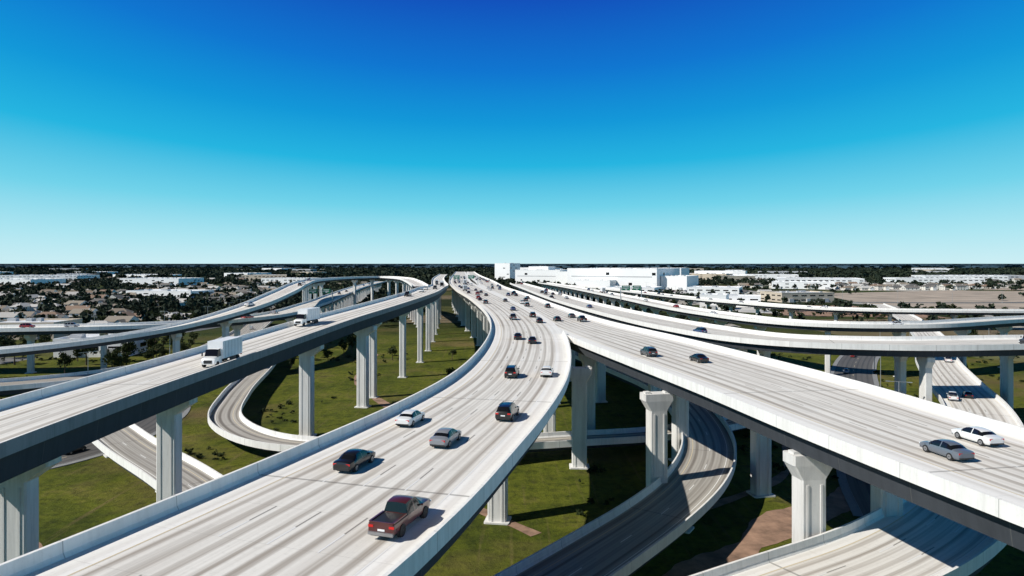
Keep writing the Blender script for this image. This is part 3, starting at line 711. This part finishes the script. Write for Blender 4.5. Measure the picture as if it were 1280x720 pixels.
# ---------------------------------------------------------------- lamps and gantries
def lamp():
    mb=MB(); mb.cyl((0,0,6),.13,12,'z',0,8,.07); mb.cyl((0,0,.3),.25,.6,'z',0,8)
    for s in(-1,1):
        mb.quadbox((s*1.1,0,11.95),(2.2,.09,.09),0); mb.quadbox((s*2.3,0,11.93),(.9,.32,.14),0)
    return mb.mesh('street_lamp',[M['metal']])
LM=lamp()
def lamps(key,y0,y1,side,step=42):
    r=roads[key]; last=-99
    for i in range(len(r.P)):
        if y0<r.P[i,1]<y1 and r.S[i]-last>step:
            last=r.S[i]; l=side*(r.w[i]/2-.14 if not r.o['flat'] else r.w[i]/2+.8)
            add('street_lamp',LM,None,(r.P[i,0]+r.Nl[i,0]*l,r.P[i,1]+r.Nl[i,1]*l,r.P[i,2]+(1.02 if not r.o['flat'] else .1)),math.atan2(r.T[i,1],r.T[i,0])-math.pi/2)
lamps('s1',200,900,1); lamps('s3',150,400,1,50); lamps('M3',150,400,-1,50); lamps('s4',600,1000,1,50); lamps('s2',100,240,1,45)
def gantry(key,y,face=1):
    r=roads[key]; i=int(abs(r.P[:,1]-y).argmin()); w=r.w[i]+1; mb=MB()
    for s in(-1,1): mb.cyl((s*w/2,0,3.2),.28,8.4,'z',0,10)
    for z in(6.2,7.4):
        for q in(-.5,.5): mb.quadbox((0,q,z),(w,.14,.14),0)
    for k in range(int(w/1.5)): mb.quadbox((-w/2+k*1.5+.7,.5,6.8),(.08,.08,1.2),0); mb.quadbox((-w/2+k*1.5+.7,-.5,6.8),(.08,.08,1.2),0)
    for k in(-.26,.26):
        mb.quadbox((k*w,-.72*face,6.8),(5.0,.12,2.9),1); mb.quadbox((k*w,-.80*face,7.6),(3.6,.05,.35),2); mb.quadbox((k*w-.3,-.80*face,6.7),(3.9,.05,.35),2); mb.quadbox((k*w,-.80*face,6.0),(1.2,.05,.4),2)
    add('overhead_sign_gantry',mb.mesh('gantry',[M['metal'],M['sign'],M['white']]),None,tuple(r.P[i]),math.atan2(r.T[i,1],r.T[i,0])-math.pi/2)
gantry('A',560); gantry('G2',420); gantry('M1',420)

# ---------------------------------------------------------------- light, sky, camera
el=math.radians(41); S=Vector((-.92,-.39,0)).normalized()*math.cos(el); S.z=math.sin(el)
sd=bpy.data.lights.new('sun','SUN'); sd.energy=5.0; sd.angle=math.radians(.5); sd.color=(1,.955,.88)
so=bpy.data.objects.new('sun',sd); sc.collection.objects.link(so); so.rotation_euler=S.to_track_quat('Z','Y').to_euler(); so.location=(0,0,300)
wd=bpy.data.worlds.new('World'); sc.world=wd; wd.use_nodes=True; nt=wd.node_tree
bg=nt.nodes.get('Background') or N(nt,'ShaderNodeBackground')
sky=N(nt,'ShaderNodeTexSky',sky_type='NISHITA'); sky.sun_disc=False; sky.sun_elevation=el; sky.sun_rotation=math.atan2(S.x,S.y)
sky.air_density=1.0; sky.dust_density=.4; sky.ozone_density=2.5
tc=N(nt,'ShaderNodeTexCoord'); sx=N(nt,'ShaderNodeSeparateXYZ'); L(nt,tc.outputs['Generated'],sx.inputs[0])
def s2l(c): return tuple(((x/255+.055)/1.055)**2.4 if x/255>.04045 else x/255/12.92 for x in c)
x2=math_(nt,'MULTIPLY',sx.outputs[0],sx.outputs[0])
zf=math_(nt,'MULTIPLY',sx.outputs[2],math_(nt,'SUBTRACT',1.0,math_(nt,'MULTIPLY',x2,.6)))
el_=ramp(nt,zf,[(0.0,s2l((205,240,247))),(.03,s2l((176,232,244))),(.08,s2l((112,212,236))),(.14,s2l((28,182,226))),(.20,s2l((0,152,218))),(.27,s2l((0,118,210))),(.36,s2l((8,80,190))),(.44,s2l((4,36,104))),(.6,s2l((2,12,42)))])
sc10=N(nt,'ShaderNodeVectorMath',operation='SCALE'); sc10.inputs['Scale'].default_value=.08; L(nt,sky.outputs[0],sc10.inputs[0])
L(nt,mix(nt,.04,el_,sc10.outputs[0]),bg.inputs[0]); bg.inputs[1].default_value=1.0

cd=bpy.data.cameras.new('camera'); cam=bpy.data.objects.new('camera',cd); sc.collection.objects.link(cam)
cam.location=(0,0,CAMZ); cam.rotation_euler=(math.pi/2,0,0); cd.sensor_width=36; cd.lens=24; cd.shift_y=-31/1280
cd.clip_start=.5; cd.clip_end=90000; sc.camera=cam
sc.view_settings.view_transform='Standard'; sc.view_settings.look='None'; sc.view_settings.exposure=0
